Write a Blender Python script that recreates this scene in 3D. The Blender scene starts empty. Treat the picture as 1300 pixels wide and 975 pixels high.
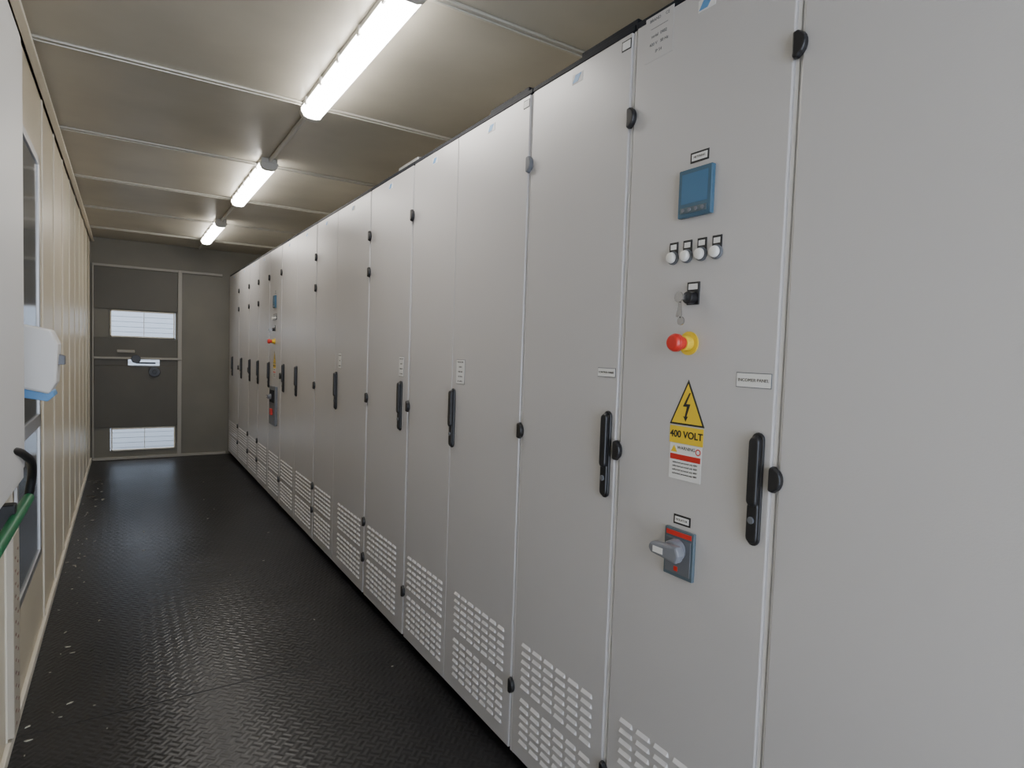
import bpy, bmesh, math, random
from mathutils import Vector, Matrix
random.seed(4)
S=bpy.context.scene
C=1.2657      # camera height above floor
D=1.021       # cabinet front plane
L=-0.302      # left wall plane
YE=7.60       # far wall plane
YB=-1.50      # open end of the container
XR=1.76
ZC=C+1.0577   # ceiling height
# ------------------------------------------------------------ materials
def mat(name,col,rough=.5,metal=0,spec=.5,bump=None,emit=None,var=None,coat=None):
    m=bpy.data.materials.new(name);m.use_nodes=True
    nt=m.node_tree;b=nt.nodes['Principled BSDF']
    b.inputs['Base Color'].default_value=(*col,1)
    b.inputs['Roughness'].default_value=rough
    b.inputs['Metallic'].default_value=metal
    b.inputs['Specular IOR Level'].default_value=spec
    if coat:
        b.inputs['Coat Weight'].default_value=coat[0];b.inputs['Coat Roughness'].default_value=coat[1]
    tc=nt.nodes.new('ShaderNodeTexCoord')
    if var:
        sc,amt=var
        n=nt.nodes.new('ShaderNodeTexNoise');n.inputs['Scale'].default_value=sc;n.inputs['Detail'].default_value=5
        nt.links.new(tc.outputs['Object'],n.inputs['Vector'])
        r=nt.nodes.new('ShaderNodeMapRange');r.inputs['From Min'].default_value=.3;r.inputs['From Max'].default_value=.7
        r.inputs['To Min'].default_value=1-amt;r.inputs['To Max'].default_value=1+amt
        nt.links.new(n.outputs['Fac'],r.inputs['Value'])
        mx=nt.nodes.new('ShaderNodeVectorMath');mx.operation='SCALE';mx.inputs[0].default_value=col
        nt.links.new(r.outputs['Result'],mx.inputs['Scale'])
        nt.links.new(mx.outputs['Vector'],b.inputs['Base Color'])
    if bump:
        sc,st=bump
        n=nt.nodes.new('ShaderNodeTexNoise');n.inputs['Scale'].default_value=sc
        nt.links.new(tc.outputs['Object'],n.inputs['Vector'])
        bp=nt.nodes.new('ShaderNodeBump');bp.inputs['Strength'].default_value=st;bp.inputs['Distance'].default_value=.002
        nt.links.new(n.outputs['Fac'],bp.inputs['Height']);nt.links.new(bp.outputs['Normal'],b.inputs['Normal'])
    if emit:
        b.inputs['Emission Color'].default_value=(*emit[0],1);b.inputs['Emission Strength'].default_value=emit[1]
    return m
M_door=mat('cabinet_paint',(.525,.515,.522),.35,bump=(350,.12),var=(1.5,.02),spec=1.0)
M_frame=mat('cabinet_frame',(.80,.80,.82),.35)
M_body=mat('cabinet_side',(.45,.45,.44),.5)
M_black=mat('black_plastic',(.012,.012,.014),.38)
M_dark=mat('dark_steel',(.008,.010,.016),.6,spec=.2)
M_ventlit=mat('vent_lit_paint',(.62,.61,.62),.4)  # door colour lightened to paint in the light caught by the louvres
M_white=mat('white_label',(.75,.75,.75),.5)
M_ink=mat('ink',(.02,.02,.02),.6)
M_yel=mat('sign_yellow',(.80,.56,.03),.45)
M_red=mat('red_plastic',(.60,.03,.02),.35)
M_blue=mat('logo_blue',(.12,.32,.62),.4)
M_screen=mat('meter_screen',(.05,.16,.30),.12)
M_bezel=mat('meter_bezel',(.05,.12,.19),.25)
M_plate=mat('isolator_bezel',(.09,.13,.16),.3)
M_grey=mat('grey_plastic',(.13,.14,.16),.4)
M_lgrey=mat('light_grey_plastic',(.19,.20,.23),.4)
M_lampw=mat('lamp_lens',(.78,.77,.75),.2)
M_chrome=mat('chrome',(.45,.45,.45),.25,metal=1)
M_ceil=mat('ceiling_panel',(.44,.41,.34),.36,bump=(6,.3),var=(2.2,.12))
M_rib=mat('ceiling_rib',(.48,.46,.40),.35,metal=.3)
M_wall=mat('cream_panel',(.68,.60,.45),.34,var=(3,.05),bump=(20,.15))
M_walltrim=mat('cream_trim',(.76,.70,.58),.35)
M_end=mat('end_panel',(.095,.088,.07),.5,var=(3,.08))
M_end2=mat('end_panel_light',(.17,.158,.125),.5,var=(3,.08))
M_end3=mat('end_trim',(.34,.32,.28),.45)
M_unit=mat('unit_white',(.72,.71,.69),.45)
M_alu=mat('aluminium',(.55,.55,.55),.35,metal=.8)
M_seam=mat('seam_black',(.02,.02,.02),.6)
M_glassd=mat('dark_glass',(.10,.105,.11),.12)
M_green=mat('green_rubber',(.01,.16,.06),.4)
M_clip=mat('fixture_grey',(.5,.49,.46),.45)
M_duct=mat('duct_beige',(.50,.45,.36),.5)
M_ductred=mat('duct_slot',(.20,.09,.07),.5)
M_diff=mat('lit_diffuser',(.9,.88,.82),.4,emit=((1,.96,.90),28))
M_out=mat('outside_cladding',(.24,.26,.28),.6)
M_ground=mat('outside_ground',(.12,.12,.11),.9,var=(3,.2))
M_wood=mat('pallet_wood',(.28,.21,.13),.8)
M_debris=mat('debris',(.50,.48,.40),.8)
# floor: black studded tread rubber
def floor_mat():
    m=bpy.data.materials.new('black_tread_floor');m.use_nodes=True
    nt=m.node_tree;N=nt.nodes;K=nt.links;b=N['Principled BSDF']
    tc=N.new('ShaderNodeTexCoord')
    mp=N.new('ShaderNodeMapping');mp.inputs['Rotation'].default_value=(0,0,math.radians(45));K.new(tc.outputs['Object'],mp.inputs['Vector'])
    ch=N.new('ShaderNodeTexChecker');ch.inputs['Scale'].default_value=32;K.new(mp.outputs['Vector'],ch.inputs['Vector'])
    hs=[]
    for ax in ('X','Y'):
        w=N.new('ShaderNodeTexWave');w.bands_direction=ax;w.inputs['Scale'].default_value=32*.955*.5
        K.new(mp.outputs['Vector'],w.inputs['Vector']);hs.append(w)
    mx=N.new('ShaderNodeMix');K.new(ch.outputs['Fac'],mx.inputs[0]);K.new(hs[0].outputs['Fac'],mx.inputs[2]);K.new(hs[1].outputs['Fac'],mx.inputs[3])
    bp=N.new('ShaderNodeBump');bp.inputs['Strength'].default_value=.5;bp.inputs['Distance'].default_value=.0014
    K.new(mx.outputs[0],bp.inputs['Height']);K.new(bp.outputs['Normal'],b.inputs['Normal'])
    n=N.new('ShaderNodeTexNoise');n.inputs['Scale'].default_value=3;n.inputs['Detail'].default_value=8;K.new(tc.outputs['Object'],n.inputs['Vector'])
    cr=N.new('ShaderNodeValToRGB');cr.color_ramp.elements[0].position=.35;cr.color_ramp.elements[0].color=(.009,.009,.010,1)
    cr.color_ramp.elements[1].position=.75;cr.color_ramp.elements[1].color=(.022,.021,.022,1)
    K.new(n.outputs['Fac'],cr.inputs['Fac']);K.new(cr.outputs['Color'],b.inputs['Base Color'])
    rr=N.new('ShaderNodeMapRange');rr.inputs['To Min'].default_value=.24;rr.inputs['To Max'].default_value=.36
    K.new(n.outputs['Fac'],rr.inputs['Value']);K.new(rr.outputs['Result'],b.inputs['Roughness'])
    b.inputs['Specular IOR Level'].default_value=.38
    return m
M_floor=floor_mat()
# ------------------------------------------------------------ helpers
def add(o,parent=None):
    S.collection.objects.link(o)
    if parent is not None:
        o.parent=parent;o.matrix_parent_inverse=Matrix.Translation(-Vector(parent.location))
    return o
def empty(name,loc):
    e=bpy.data.objects.new(name,None);e.location=loc;e.empty_display_size=.1;S.collection.objects.link(e);return e
def finish(bm,name,m,parent=None,bevel=0,smooth=False,seg=2):
    bmesh.ops.recalc_face_normals(bm,faces=bm.faces)
    me=bpy.data.meshes.new(name);bm.to_mesh(me);bm.free()
    for mm in (m if isinstance(m,(list,tuple)) else [m]): me.materials.append(mm)
    if smooth:
        for p in me.polygons:p.use_smooth=True
    o=add(bpy.data.objects.new(name,me),parent)
    if bevel:
        b=o.modifiers.new('b','BEVEL');b.width=bevel;b.segments=seg;b.limit_method='ANGLE';b.angle_limit=math.radians(40)
    return o
def bbox(bm,x0,x1,y0,y1,z0,z1,mi=0):
    v=[bm.verts.new((x,y,z)) for x in (x0,x1) for y in (y0,y1) for z in (z0,z1)]
    for f in ((0,1,3,2),(4,6,7,5),(0,4,5,1),(2,3,7,6),(0,2,6,4),(1,5,7,3)):
        bm.faces.new([v[i] for i in f]).material_index=mi
def box(name,x0,x1,y0,y1,z0,z1,m,parent=None,bevel=0):
    bm=bmesh.new();bbox(bm,x0,x1,y0,y1,z0,z1);return finish(bm,name,m,parent,bevel)
def boxes(name,lst,m,parent=None,bevel=0):
    bm=bmesh.new()
    for b in lst:bbox(bm,*b)
    return finish(bm,name,m,parent,bevel)
def ext(bm,pts,fr,w0,w1,mi=0,s=1.0):
    cu=sum(p[0] for p in pts)/len(pts);cv=sum(p[1] for p in pts)/len(pts)
    a=[bm.verts.new(fr(u,v,w0)) for u,v in pts]
    b=[bm.verts.new(fr(cu+(u-cu)*s,cv+(v-cv)*s,w1)) for u,v in pts]
    n=len(pts)
    bm.faces.new(a).material_index=mi;bm.faces.new(b).material_index=mi
    for i in range(n): bm.faces.new((a[i],a[(i+1)%n],b[(i+1)%n],b[i])).material_index=mi
def circ(cu,cv,r,n=24,rv=None):
    return [(cu+r*math.cos(2*math.pi*i/n),cv+(rv or r)*math.sin(2*math.pi*i/n)) for i in range(n)]
def rect(u0,u1,v0,v1): return [(u0,v0),(u1,v0),(u1,v1),(u0,v1)]
def stadium(w,h0,h1,n=8):
    r=w/2;p=[]
    for i in range(n+1):
        a=math.pi*i/n;p.append((r*math.cos(a),h1-r+r*math.sin(a)))
    for i in range(n+1):
        a=math.pi+math.pi*i/n;p.append((r*math.cos(a),h0+r+r*math.sin(a)))
    return p
def frame(y0,zrel,x=D):   # u -> right as seen (towards -y), v up, w out of the door (-x)
    return lambda u,v,w:(x-w,y0-u,C+zrel+v)
def poly(name,pts,fr,w0,w1,m,parent,bevel=0,smooth=False,s=1.0):
    bm=bmesh.new();ext(bm,pts,fr,w0,w1,0,s);return finish(bm,name,m,parent,bevel,smooth)
def text(name,body,size,fr,m,parent,w=.0016,bold=0):
    cu=bpy.data.curves.new(name,'FONT');cu.body=body;cu.size=size;cu.align_x='CENTER';cu.align_y='CENTER';cu.extrude=.0002;cu.offset=bold
    cu.materials.append(m)
    o=bpy.data.objects.new(name,cu)
    p=Vector(fr(0,0,w))
    o.matrix_world=Matrix(((0,0,-1,p.x),(-1,0,0,p.y),(0,1,0,p.z),(0,0,0,1)))
    S.collection.objects.link(o)
    o.parent=parent;o.matrix_parent_inverse=Matrix.Translation(-Vector(parent.location))
    return o
def tube(name,pts,r,m,parent=None):
    c=bpy.data.curves.new(name,'CURVE');c.dimensions='3D';c.bevel_depth=r;c.bevel_resolution=4;c.use_fill_caps=True
    sp=c.splines.new('BEZIER');sp.bezier_points.add(len(pts)-1)
    for bp,p in zip(sp.bezier_points,pts):
        bp.co=p;bp.handle_left_type=bp.handle_right_type='AUTO'
    c.materials.append(m);return add(bpy.data.objects.new(name,c),parent)
# ------------------------------------------------------------ room
box('floor',L-.1,XR+.1,YB,YE+.1,-.06,0,M_floor)
box('ceiling',L-.1,XR+.1,YB,YE+.1,ZC,ZC+.06,M_ceil)
box('wall_left',L-.1,L,YB,YE+.1,0,ZC,M_wall)
box('wall_right',XR,XR+.1,YB,YE+.1,0,ZC,M_wall)
ribs=[]
for y in (-.4,.64,1.70,2.75,3.81,4.84,5.88,6.9):
    ribs.append((L,XR,y-.018,y+.018,ZC-.010,ZC));ribs.append((L,XR,y-.004,y+.004,ZC-.016,ZC-.010))
boxes('trim_1',ribs,M_rib,bevel=.003)
boxes('trim_2',[(L,L+.035,YB,YE,ZC-.05,ZC-.035),(L,L+.012,YB,YE,ZC-.05,ZC)],M_walltrim,bevel=.002)
jl=[]
y=2.3
while y<YE-.05:
    if not(2.38<y<3.2): jl.append((L,L+.006,y-.012,y+.012,.03,ZC-.05))
    y+=.5
boxes('trim_3',jl,M_walltrim,bevel=.002)
boxes('trim_4',[(L+.02,D+.03,2.377,2.380,-.001,.0012)],M_seam)
box('baseboard_left',L,L+.014,YB,YE,0,.035,M_walltrim,bevel=.003)
# far wall with real openings
w1=(-.13,.46,C+.04,C+.32); w3=(-.12,.47,C-1.17,C-.93)
pan=[(L-.0,w1[0],YE,YE+.06,0,ZC),(.47,XR,YE,YE+.06,0,ZC)]
pan+=[(w1[0],.47,YE,YE+.06,w1[3],ZC),(w1[0],.47,YE,YE+.06,C-.185,w1[2]),(w1[0],.03,YE,YE+.06,C-.26,C-.185),(.32,.47,YE,YE+.06,C-.26,C-.185),
      (w1[0],.47,YE,YE+.06,w3[3],C-.26),(w1[0],.47,YE,YE+.06,0,w3[2])]
boxes('wall_far',pan,M_end2)
door=empty('door_1',(.1,YE,0))
G=YE-.002
boxes('leaf_panels',[(-.27,.49,YE-.02,G,C+.33,C+.765),(-.27,.49,YE-.02,G,C-.18,C+.03),(-.27,.03,YE-.02,G,C-.265,C-.18),(.32,.49,YE-.02,G,C-.265,C-.18),(-.27,.49,YE-.02,G,C-.92,C-.265)],M_end,door,.004)
boxes('leaf_stiles',[(-.285,-.27,YE-.03,G,.03,C+.78),(.49,.53,YE-.035,G,.03,C+.78),(-.285,.93,YE-.03,G,C+.765,C+.79)],M_end3,door,.003)
boxes('threshold',[(-.28,.98,YE-.04,G,.002,.03)],M_end3,door,.003)
boxes('crossbar',[(-.27,.53,YE-.05,YE-.02,C-.195,C-.172)],M_end3,door,.004)
bm=bmesh.new()
fe=lambda u,v,w:(u,YE-.02-w,v)
ext(bm,circ(.27,C-.325,.055),fe,0,.03);ext(bm,circ(.27,C-.325,.02),fe,.03,.05)
finish(bm,'latch_wheel',M_black,door,.004)
bm=bmesh.new()
ext(bm,circ(.10,C-.19,.045),fe,.03,.05);ext(bm,rect(.10,.28,C-.24,C-.222),fe,.03,.045)
finish(bm,'latch_lever',M_black,door,.003)
bm=bmesh.new();ext(bm,rect(-.07,.09,C-.125,C-.095),fe,0,.03);finish(bm,'latch_cover',M_end3,door,.006)
for i,w in enumerate((w1,w3)):
    e=empty('window_%d'%(i+1),((w[0]+w[1])/2,YE,(w[2]+w[3])/2))
    t=.012
    boxes('window_frame',[(w[0],w[1],YE-.022,YE-.002,w[2],w[2]+t),(w[0],w[1],YE-.022,YE-.002,w[3]-t,w[3]),(w[0],w[0]+t,YE-.022,YE-.002,w[2],w[3]),(w[1]-t,w[1],YE-.022,YE-.002,w[2],w[3]),
       (w[0]+.30,w[0]+.306,YE-.02,YE-.002,w[2],w[3])],M_walltrim,e,.001)
# outside
bm=bmesh.new()
for k in range(40):
    z=-.4+k*.075;bbox(bm,-3,5,10.6,10.63,z,z+.070)
bbox(bm,-3,5,10.625,10.7,-.4,2.6)
finish(bm,'neighbouring_building',M_out)
box('ground',-12,14,YE+.4,16,-.5,-.4,M_ground)
pl=[]
for k in range(6): pl.append((.3,1.5,8.9+k*.17,9.0+k*.17,-.26,-.235))
for k in range(3): pl.append((.3+k*.53,.42+k*.53,8.9,9.95,-.4,-.26))
boxes('wooden_pallet',pl,M_wood)
# ------------------------------------------------------------ lights
def fixture(yc):
    x=.685;h=.57
    e=empty('fluorescent_light',(x,yc,ZC-.05))
    box('housing',x-.044,x+.044,yc-h,yc+h,ZC-.026,ZC-.001,M_clip,e,.005)
    fr=lambda u,v,w:(x+u,yc-h+.02+w,ZC-.026+v)
    pr=[(-.046,0),(-.046,-.012),(-.034,-.033),(-.018,-.039),(.018,-.039),(.034,-.033),(.046,-.012),(.046,0)]
    poly('diffuser',pr,fr,0,2*h-.04,M_diff,e)
    pr2=[(a*1.06,b*1.06) for a,b in pr]
    bm=bmesh.new();ext(bm,pr2,fr,-.02,.012);ext(bm,pr2,fr,2*h-.052,2*h-.02);finish(bm,'end_caps',M_clip,e,.003)
    cl=[]
    for k in range(5):
        yy=yc-h+.12+k*(2*h-.24)/4
        cl+= [(x-.052,x-.044,yy-.01,yy+.01,ZC-.042,ZC-.012),(x+.044,x+.052,yy-.01,yy+.01,ZC-.042,ZC-.012)]
    boxes('clips',cl,M_alu,e,.001)
for yc in (2.2,4.23,6.26): fixture(yc)
e=empty('ceiling_conduit',(.69,4,ZC-.012))
tube('conduit_pipe',[(.69,-1,ZC-.012),(.69,3,ZC-.012),(.69,7.5,ZC-.012)],.011,M_clip,e)
# ------------------------------------------------------------ cabinets
ZB,ZT=C-1.2257,C+.7743
def louvres(y0,y1,parent):
    bm=bmesh.new()
    W=y1-y0;cols=max(5,round(W/.052));pit=W/cols
    for zt in (C-.865,C-1.035):
        for r in range(6):
            for c in range(cols):
                ya=y0+c*pit+.006;yb=y0+(c+1)*pit-.006;z=zt-r*.0255;h=.0115;o=.0055
                a=[(D-.014,ya+.003,z),(D-.014,yb-.003,z),(D-.014-o,yb-.003,z-h*.7),(D-.014-o,ya+.003,z-h*.7),(D-.014,ya,z-h),(D-.014,yb,z-h)]
                v=[bm.verts.new(p) for p in a]
                bm.faces.new((v[0],v[1],v[2],v[3]));bm.faces.new((v[3],v[2],v[5],v[4]))
                bm.faces.new((v[0],v[3],v[4]));bm.faces.new((v[1],v[5],v[2]))
                bm.faces.new((v[0],v[4],v[5],v[1]))
    finish(bm,'vent_louvres',M_ventlit,parent)
T=.014
def hinge(y,z,parent,m=M_black):
    fr=frame(y,z)
    pts=[(-.007,-.024),(.004,-.026)]+[(.004+.016*math.sin(a),-.022*math.cos(a)) for a in [math.pi*i/10 for i in range(1,10)]]+[(.004,.026),(-.007,.024)]
    bm=bmesh.new();ext(bm,pts,fr,T,T+.013,s=.88)
    finish(bm,'hinge',m,parent,.003)
def handle(y,parent):
    fr=frame(y,-.24)
    bm=bmesh.new()
    ext(bm,stadium(.026,-.108,.108),fr,T,T+.008)
    ext(bm,stadium(.022,-.035,.104),fr,T+.008,T+.020,s=.93)
    ext(bm,stadium(.024,-.104,-.02),fr,T+.008,T+.014,s=.95)
    finish(bm,'handle',M_black,parent,.003)
    bm=bmesh.new();ext(bm,circ(0,-.058,.007,16),fr,T+.014,T+.017)
    finish(bm,'handle_lock',M_grey,parent,.001)
def logo(y,parent):
    fr=frame(y,.735)
    poly('logo_plate',rect(-.022,.022,-.012,.012),fr,T,T+.001,M_white,parent)
    poly('logo_mark',[(-.020,-.009),(.002,-.009),(.016,.010),(-.008,.010)],fr,T+.001,T+.0016,M_blue,parent)
def label(y,z,w,h,lines,parent,size=.01,name='label',bw=.0015):
    fr=frame(y,z)
    poly(name+'_border',rect(-w/2-bw,w/2+bw,-h/2-bw,h/2+bw),fr,T,T+.0008,M_grey if bw<.002 else M_black,parent)
    poly(name,rect(-w/2,w/2,-h/2,h/2),fr,T+.0008,T+.0016,M_white,parent)
    n=len(lines)
    for i,t in enumerate(lines):
        v=h/2-(i+.5)*h/n
        text(name+'_text',t,size,frame(y,z+v),M_ink,parent,T+.0018)
def cabinet(y0,y1,seams=(),name='electrical_cabinet'):
    e=empty(name,(D+.3,(y0+y1)/2,0))
    y0+=.0015;y1-=.0015
    box('carcass',D+.004,D+.60,y0,y1,.03,ZT-.012,M_body,e,.002)
    box('plinth',D+.035,D+.58,y0+.01,y1-.01,0,.03,M_black,e)
    boxes('front_frame',[(D-.006,D+.004,y0,y0+.008,ZB-.01,ZT),(D-.006,D+.004,y1-.008,y1,ZB-.01,ZT),(D-.0,D+.004,y0,y1,ZT-.015,ZT)],M_frame,e,.001)
    ys=[y0]+list(seams)+[y1]
    for i in range(len(ys)-1):
        a=ys[i]+(.007 if i==0 else .0015);b=ys[i+1]-(.007 if i==len(ys)-2 else .0015)
        box('door_leaf',D-T,D,a,b,ZB,ZT-.006,M_door,e,.0025)
    boxes('roof_rail',[(D-.012,D+.03,y0,y1,ZT-.004,ZT+.010)],M_dark,e,.002)
    return e
def rails(e,lst,m=M_dark):
    boxes('lifting_rail',[(D+.005,D+.035,a,b,ZT+.010,ZT+.034) for a,b in lst],m,e,.002)
c=cabinet(-.30,.658);hinge(.658,.565,c);hinge(.658,-.215,c);hinge(.658,-1.02,c);logo(.18,c);handle(-.25,c)
def controls(e,yc,big=False):
    fr=frame(yc,.35)
    poly('meter_bezel',rect(-.043,.043,-.050,.050),fr,T,T+.012,M_bezel,e,.002)
    poly('meter_screen',rect(-.034,.034,-.022,.040),fr,T+.012,T+.0125,M_screen,e)
    poly('meter_buttons',rect(-.034,.034,-.042,-.030),fr,T+.012,T+.014,M_plate,e)
    for k in range(4): poly('meter_button',circ(-.026+.017*k,-.036,.004,12),fr,T+.012,T+.016,M_lgrey,e)
    label(yc,.425,.040,.014,['METERING'],e,.0065,'meter_label',.004)
    for u in (.058,.020,-.018,-.056):
        fr=frame(yc+u,.22)
        poly('lamp_label',rect(-.012,.012,.006,.034),fr,T,T+.0025,M_black,e,.001)
        poly('lamp_legend',rect(-.008,.008,.018,.029),fr,T+.0025,T+.003,M_white,e)
        poly('lamp_ring',circ(0,0,.0145),fr,T,T+.006,M_grey,e,.001)
        bm=bmesh.new();ext(bm,circ(0,0,.0125),fr,T+.006,T+.016,s=.85);finish(bm,'indicator_lamp',M_lampw,e,.003,True)
    fr=frame(yc-.002,.13)
    poly('key_plate',rect(-.016,.016,-.014,.034),fr,T,T+.004,M_black,e,.001)
    poly('key_legend',rect(-.012,.012,.018,.030),fr,T+.004,T+.0045,M_white,e)
    poly('key_barrel',circ(0,0,.013),fr,T,T+.022,M_black,e,.002)
    bm=bmesh.new();ext(bm,rect(-.002,.002,-.005,.005),fr,T+.022,T+.044)
    ext(bm,circ(0,-.001,.011,18),fr,T+.044,T+.047)
    ext(bm,[(-.004,-.010),(.003,-.010),(.006,-.038),(.003,-.045),(-.002,-.040)],fr,T+.040,T+.042)
    ext(bm,[(-.006,-.010),(.000,-.010),(-.008,-.042),(-.013,-.040)],fr,T+.036,T+.038)
    ext(bm,circ(.004,-.050,.009,16),fr,T+.039,T+.042);finish(bm,'keys',M_chrome,e)
    fr=frame(yc+.004,.035)
    poly('estop_disc',circ(0,0,.025,32),fr,T,T+.003,M_yel,e)
    poly('estop_collar',circ(0,0,.016,24),fr,T+.003,T+.022,M_yel,e,.002)
    bm=bmesh.new();ext(bm,circ(0,0,.013),fr,T+.02,T+.036);ext(bm,circ(0,0,.019,28),fr,T+.036,T+.047,s=1.0);ext(bm,circ(0,0,.019,28),fr,T+.047,T+.055,s=.75)
    finish(bm,'estop_button',M_red,e,.002)
    fr=frame(yc,-.14)
    poly('warning_triangle',[(-.047,0),(.047,0),(0,.098)],fr,T,T+.0008,M_ink,e)
    poly('triangle_face',[(-.041,.004),(.041,.004),(0,.089)],fr,T+.0008,T+.0012,M_yel,e)
    bm=bmesh.new();ext(bm,[(.004,.070),(-.012,.040),(-.001,.040),(-.006,.018),(-.010,.020),(-.003,.008),(.003,.020),(-.001,.019),(.008,.046),(-.003,.046),(.008,.070)],fr,T+.0012,T+.0015)
    finish(bm,'lightning_bolt',M_ink,e)
    poly('voltage_plate',rect(-.045,.045,-.040,-.003),fr,T,T+.001,M_yel,e)
    text('voltage_text','400 VOLT',.0205,frame(yc,-.161),M_ink,e,T+.0012,.0005)
    poly('warning_plate',rect(-.043,.043,-.118,-.041),fr,T,T+.001,M_white,e)
    text('warning_text','WARNING',.010,frame(yc-.002,-.190),M_ink,e,T+.0012)
    poly('warning_band',rect(-.041,.041,-.076,-.064),fr,T+.001,T+.0013,M_red,e)
    poly('mini_triangle',[(-.040,-.060),(-.022,-.060),(-.031,-.045)],fr,T+.001,T+.0013,M_yel,e)
    bm=bmesh.new();ext(bm,circ(.034,-.053,.007,20),fr,T+.001,T+.0013);finish(bm,'prohibition_ring',M_red,e)
    poly('prohibition_centre',circ(.034,-.053,.0045,20),fr,T+.0013,T+.0015,M_white,e)
    for k in range(4): text('warning_lines','authorised personnel only 400V',.0052,frame(yc,-.222-.008*k),M_ink,e,T+.0012)
    label(yc,-.345,.038,.013,['ISOLATOR'],e,.0065,'isolator_label',.004)
    fr=frame(yc,-.41)
    poly('isolator_plate',rect(-.040,.040,-.058,.046),fr,T,T+.008,M_plate,e,.002)
    poly('isolator_panel',rect(-.034,.034,-.050,.026),fr,T+.008,T+.010,M_grey,e,.001)
    poly('isolator_band',rect(-.034,.034,.031,.041),fr,T+.008,T+.0095,M_red,e)
    poly('isolator_hub',circ(0,.004,.024),fr,T+.010,T+.034,M_lgrey,e,.004,s=.9)
    poly('isolator_lever',[(-.038,.018),(.034,.024),(.042,.006),(.034,-.012),(-.036,-.006),(-.044,.005)],fr,T+.034,T+.056,M_lgrey,e,.005)
    poly('isolator_tag',rect(-.028,.000,-.001,.012),fr,T+.056,T+.0565,M_white,e)
    poly('isolator_mark',rect(-.008,.002,-.044,-.034),fr,T+.010,T+.011,M_red,e)
c=cabinet(.658,1.079);controls(c,.868);handle(.692,c);logo(.868,c)
hinge(1.079,.565,c);hinge(1.079,-.225,c);hinge(1.079,-1.03,c)
label(.712,-.035,.074,.026,['INCOMER PANEL'],c,.0088,'panel_name')
poly('rating_plate',rect(-.042,.042,-.05,.05),frame(1.0,.725),T,T+.0008,M_door,c)
for k,t in enumerate(['BRAND     CE','----------------','serial  0482','400 V   50 Hz','IP 54']): text('rating_text',t,.010,frame(1.0,.765-.018*k),M_grey,c,T+.001)
louvres(.70,1.035,c)
rails(c,[(.75,.98)])
def corner(y,e): label(y,.745,.026,.018,[''],e,.006,'corner_tag',.003)
c=cabinet(1.079,1.504);handle(1.112,c);logo(1.29,c);hinge(1.504,.56,c,M_grey);hinge(1.504,-.23,c);hinge(1.504,-1.02,c)
label(1.128,-.038,.062,.02,['CONTROL PANEL'],c,.007,'panel_name');corner(1.105,c);louvres(1.125,1.46,c);rails(c,[(1.09,1.30)])
c=cabinet(1.504,2.362,[1.966]);handle(1.945,c);logo(1.735,c);logo(2.16,c);louvres(1.55,1.90,c);louvres(1.99,2.33,c);corner(1.53,c)
label(1.90,-.07,.06,.085,['PROTECTIVE','EARTH','MAIN BUS','SECTION','DC SUPPLY'],c,.0075,'notice')
hinge(2.362,.56,c);hinge(2.362,-.235,c);hinge(2.362,-1.03,c);rails(c,[(1.55,1.78)])
c=cabinet(2.362,2.878);handle(2.44,c);logo(2.62,c);louvres(2.45,2.83,c);rails(c,[(2.37,2.58)],M_alu)
label(2.445,-.07,.05,.085,['PROTECTIVE','EARTH','MAIN BUS','SECTION'],c,.007,'notice')
for z in (.55,.375,-.24,-.86,-1.04): hinge(2.878,z,c)
c=cabinet(2.878,3.854,[3.42]);handle(3.385,c);logo(3.15,c);logo(3.64,c);louvres(2.93,3.32,c);louvres(3.46,3.81,c)
label(3.33,-.07,.05,.085,['PROTECTIVE','EARTH','MAIN BUS'],c,.008,'notice')
for z in (.56,.37,-.24,-.88,-1.03): hinge(3.854,z,c)
c=cabinet(3.854,4.84,[4.36]);handle(4.32,c);handle(4.72,c);logo(4.1,c);logo(4.6,c);louvres(3.90,4.31,c);louvres(4.41,4.79,c);hinge(4.84,.56,c);hinge(4.84,-.23,c);hinge(4.84,-1.03,c)
c=cabinet(4.84,5.30);controls(c,5.07);louvres(4.88,5.25,c);handle(5.27,c);hinge(5.30,.56,c)
fr=frame(5.05,-.47)
poly('breaker_panel',rect(-.11,.11,-.16,.15),fr,T,T+.02,M_grey,c,.003)
poly('breaker_window',rect(-.08,.08,.02,.12),fr,T+.02,T+.024,M_dark,c,.003)
poly('breaker_knob',rect(-.03,.03,-.08,-.03),fr,T+.02,T+.035,M_red,c,.003)
prev=5.30
for y1 in (5.77,6.26,6.87,7.56):
    c=cabinet(prev,y1)
    handle(prev+.45 if y1<6 else prev+.40,c);louvres(prev+.05,y1-.05,c);logo((prev+y1)/2,c)
    for z in (.56,.37,-.24,-.86,-1.03): hinge(y1,z,c) if y1<7.5 else None
    prev=y1
# ------------------------------------------------------------ left wall fittings
e=empty('wall_unit',(L+.02,1.8,C+.2))
box('unit_body',L+.001,L+.05,1.2,2.27,C-.42,C+.86,M_unit,e,.006)
box('unit_door',L+.05,L+.056,1.24,2.24,C-.38,C+.82,M_unit,e,.003)
e=empty('door_2',(L,2.8,C-.1))
ya,yb=2.47,3.12
boxes('door_frame',[(L+.001,L+.012,ya,ya+.03,C-.90,C+.72),(L+.001,L+.012,yb-.03,yb,C-.90,C+.72),(L+.001,L+.012,ya,yb,C+.69,C+.72),(L+.001,L+.012,ya,yb,C-.90,C-.87),(L+.001,L+.012,ya,yb,C-.36,C-.31)],M_alu,e,.002)
boxes('glass_panes',[(L+.001,L+.006,ya+.03,yb-.03,C-.31,C+.69),(L+.001,L+.006,ya+.03,yb-.03,C-.87,C-.36)],M_glassd,e)
e=empty('soap_dispenser',(L+.05,2.62,C-.08))
fr=lambda u,v,w:(L+.012+u,2.55+w,C+v)
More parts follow.
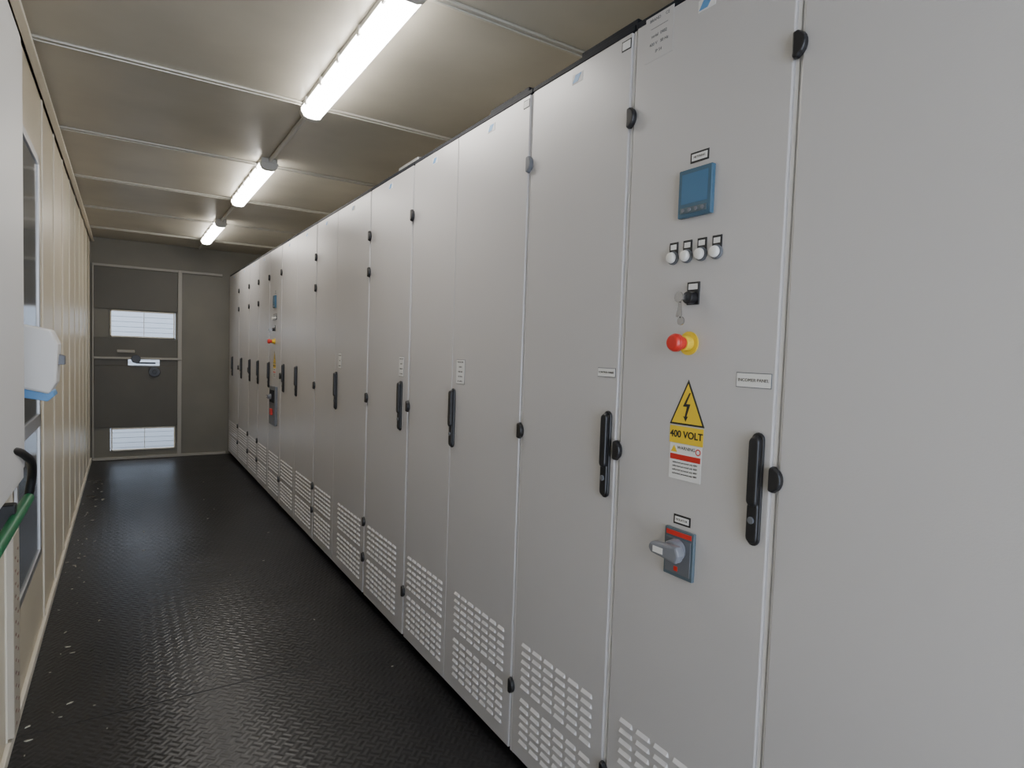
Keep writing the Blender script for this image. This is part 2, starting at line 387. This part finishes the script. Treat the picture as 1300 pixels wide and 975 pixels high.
poly('dispenser_body',[(0,-.17),(.075,-.19),(.095,-.15),(.10,-.02),(.08,.03),(.0,.045)],fr,0,.13,M_unit,e,.008)
poly('dispenser_tray',[(.0,-.20),(.07,-.215),(.09,-.195),(.085,-.18),(0,-.172)],fr,.01,.12,M_blue,e,.003)
poly('dispenser_lever',[(.085,-.05),(.115,-.06),(.115,-.09),(.09,-.09)],fr,.04,.09,M_grey,e,.002)
e=empty('hose_gun',(L+.05,2.1,C-.5))
tube('green_grip',[(L+.05,1.7,C-.50),(L+.05,2.05,C-.50),(L+.05,2.37,C-.50)],.015,M_green,e)
tube('black_hose',[(L+.03,1.9,C-.28),(L+.06,2.2,C-.34),(L+.06,2.36,C-.42),(L+.05,2.38,C-.49)],.012,M_black,e)
box('wall_bracket',L+.001,L+.05,2.1,2.14,C-.53,C-.46,M_black,e,.004)
# slotted cable duct, low on the left wall
e=empty('cable_duct',(L+.015,2.36,.3))
box('duct_body',L+.001,L+.022,2.29,2.41,.045,C-.60,M_duct,e,.003)
sl=[];z=.07
while z<C-.64:
    sl+=[(L+.0215,L+.0230,2.32,2.335,z,z+.006),(L+.0215,L+.0230,2.365,2.38,z+.016,z+.022)];z+=.04
boxes('duct_slots',sl,M_ductred,e)
# ------------------------------------------------------------ debris on floor
bm=bmesh.new()
for k in range(80):
    if random.random()<.7: x=L+.03+abs(random.gauss(0,.07))
    else: x=random.uniform(L+.03,D-.05)
    y=random.uniform(1.2,6.5);s=random.uniform(.002,.007);a=random.random()*3.14
    n=5;pts=[]
    for i in range(n):
        t=2*math.pi*i/n;r=s*random.uniform(.5,1.2);px,py=r*1.8*math.cos(t),r*.7*math.sin(t)
        pts.append((x+px*math.cos(a)-py*math.sin(a),y+px*math.sin(a)+py*math.cos(a)))
    ext(bm,pts,lambda u,v,w:(u,v,w),.0002,.002)
finish(bm,'floor_debris',M_debris)
# ------------------------------------------------------------ world
w=bpy.data.worlds.new('World');S.world=w;w.use_nodes=True
bg=w.node_tree.nodes['Background'];bg.inputs[0].default_value=(.75,.84,1,1);bg.inputs[1].default_value=6.6
# ------------------------------------------------------------ camera
yaw,pitch,roll,F=.5732,-.05,-.034,763.0
f=Vector((math.sin(yaw)*math.cos(pitch),math.cos(yaw)*math.cos(pitch),math.sin(pitch)))
rt=Vector((math.cos(yaw),-math.sin(yaw),0));up=rt.cross(f)
cc,ss=math.cos(roll),math.sin(roll)
r2=cc*rt-ss*up;u2=ss*rt+cc*up
cam=bpy.data.cameras.new('camera');cam.sensor_width=36;cam.lens=F/1300*36;cam.clip_start=.02
co=bpy.data.objects.new('camera',cam);S.collection.objects.link(co)
co.matrix_world=Matrix(((r2.x,u2.x,-f.x,0),(r2.y,u2.y,-f.y,0),(r2.z,u2.z,-f.z,C),(0,0,0,1)))
S.camera=co
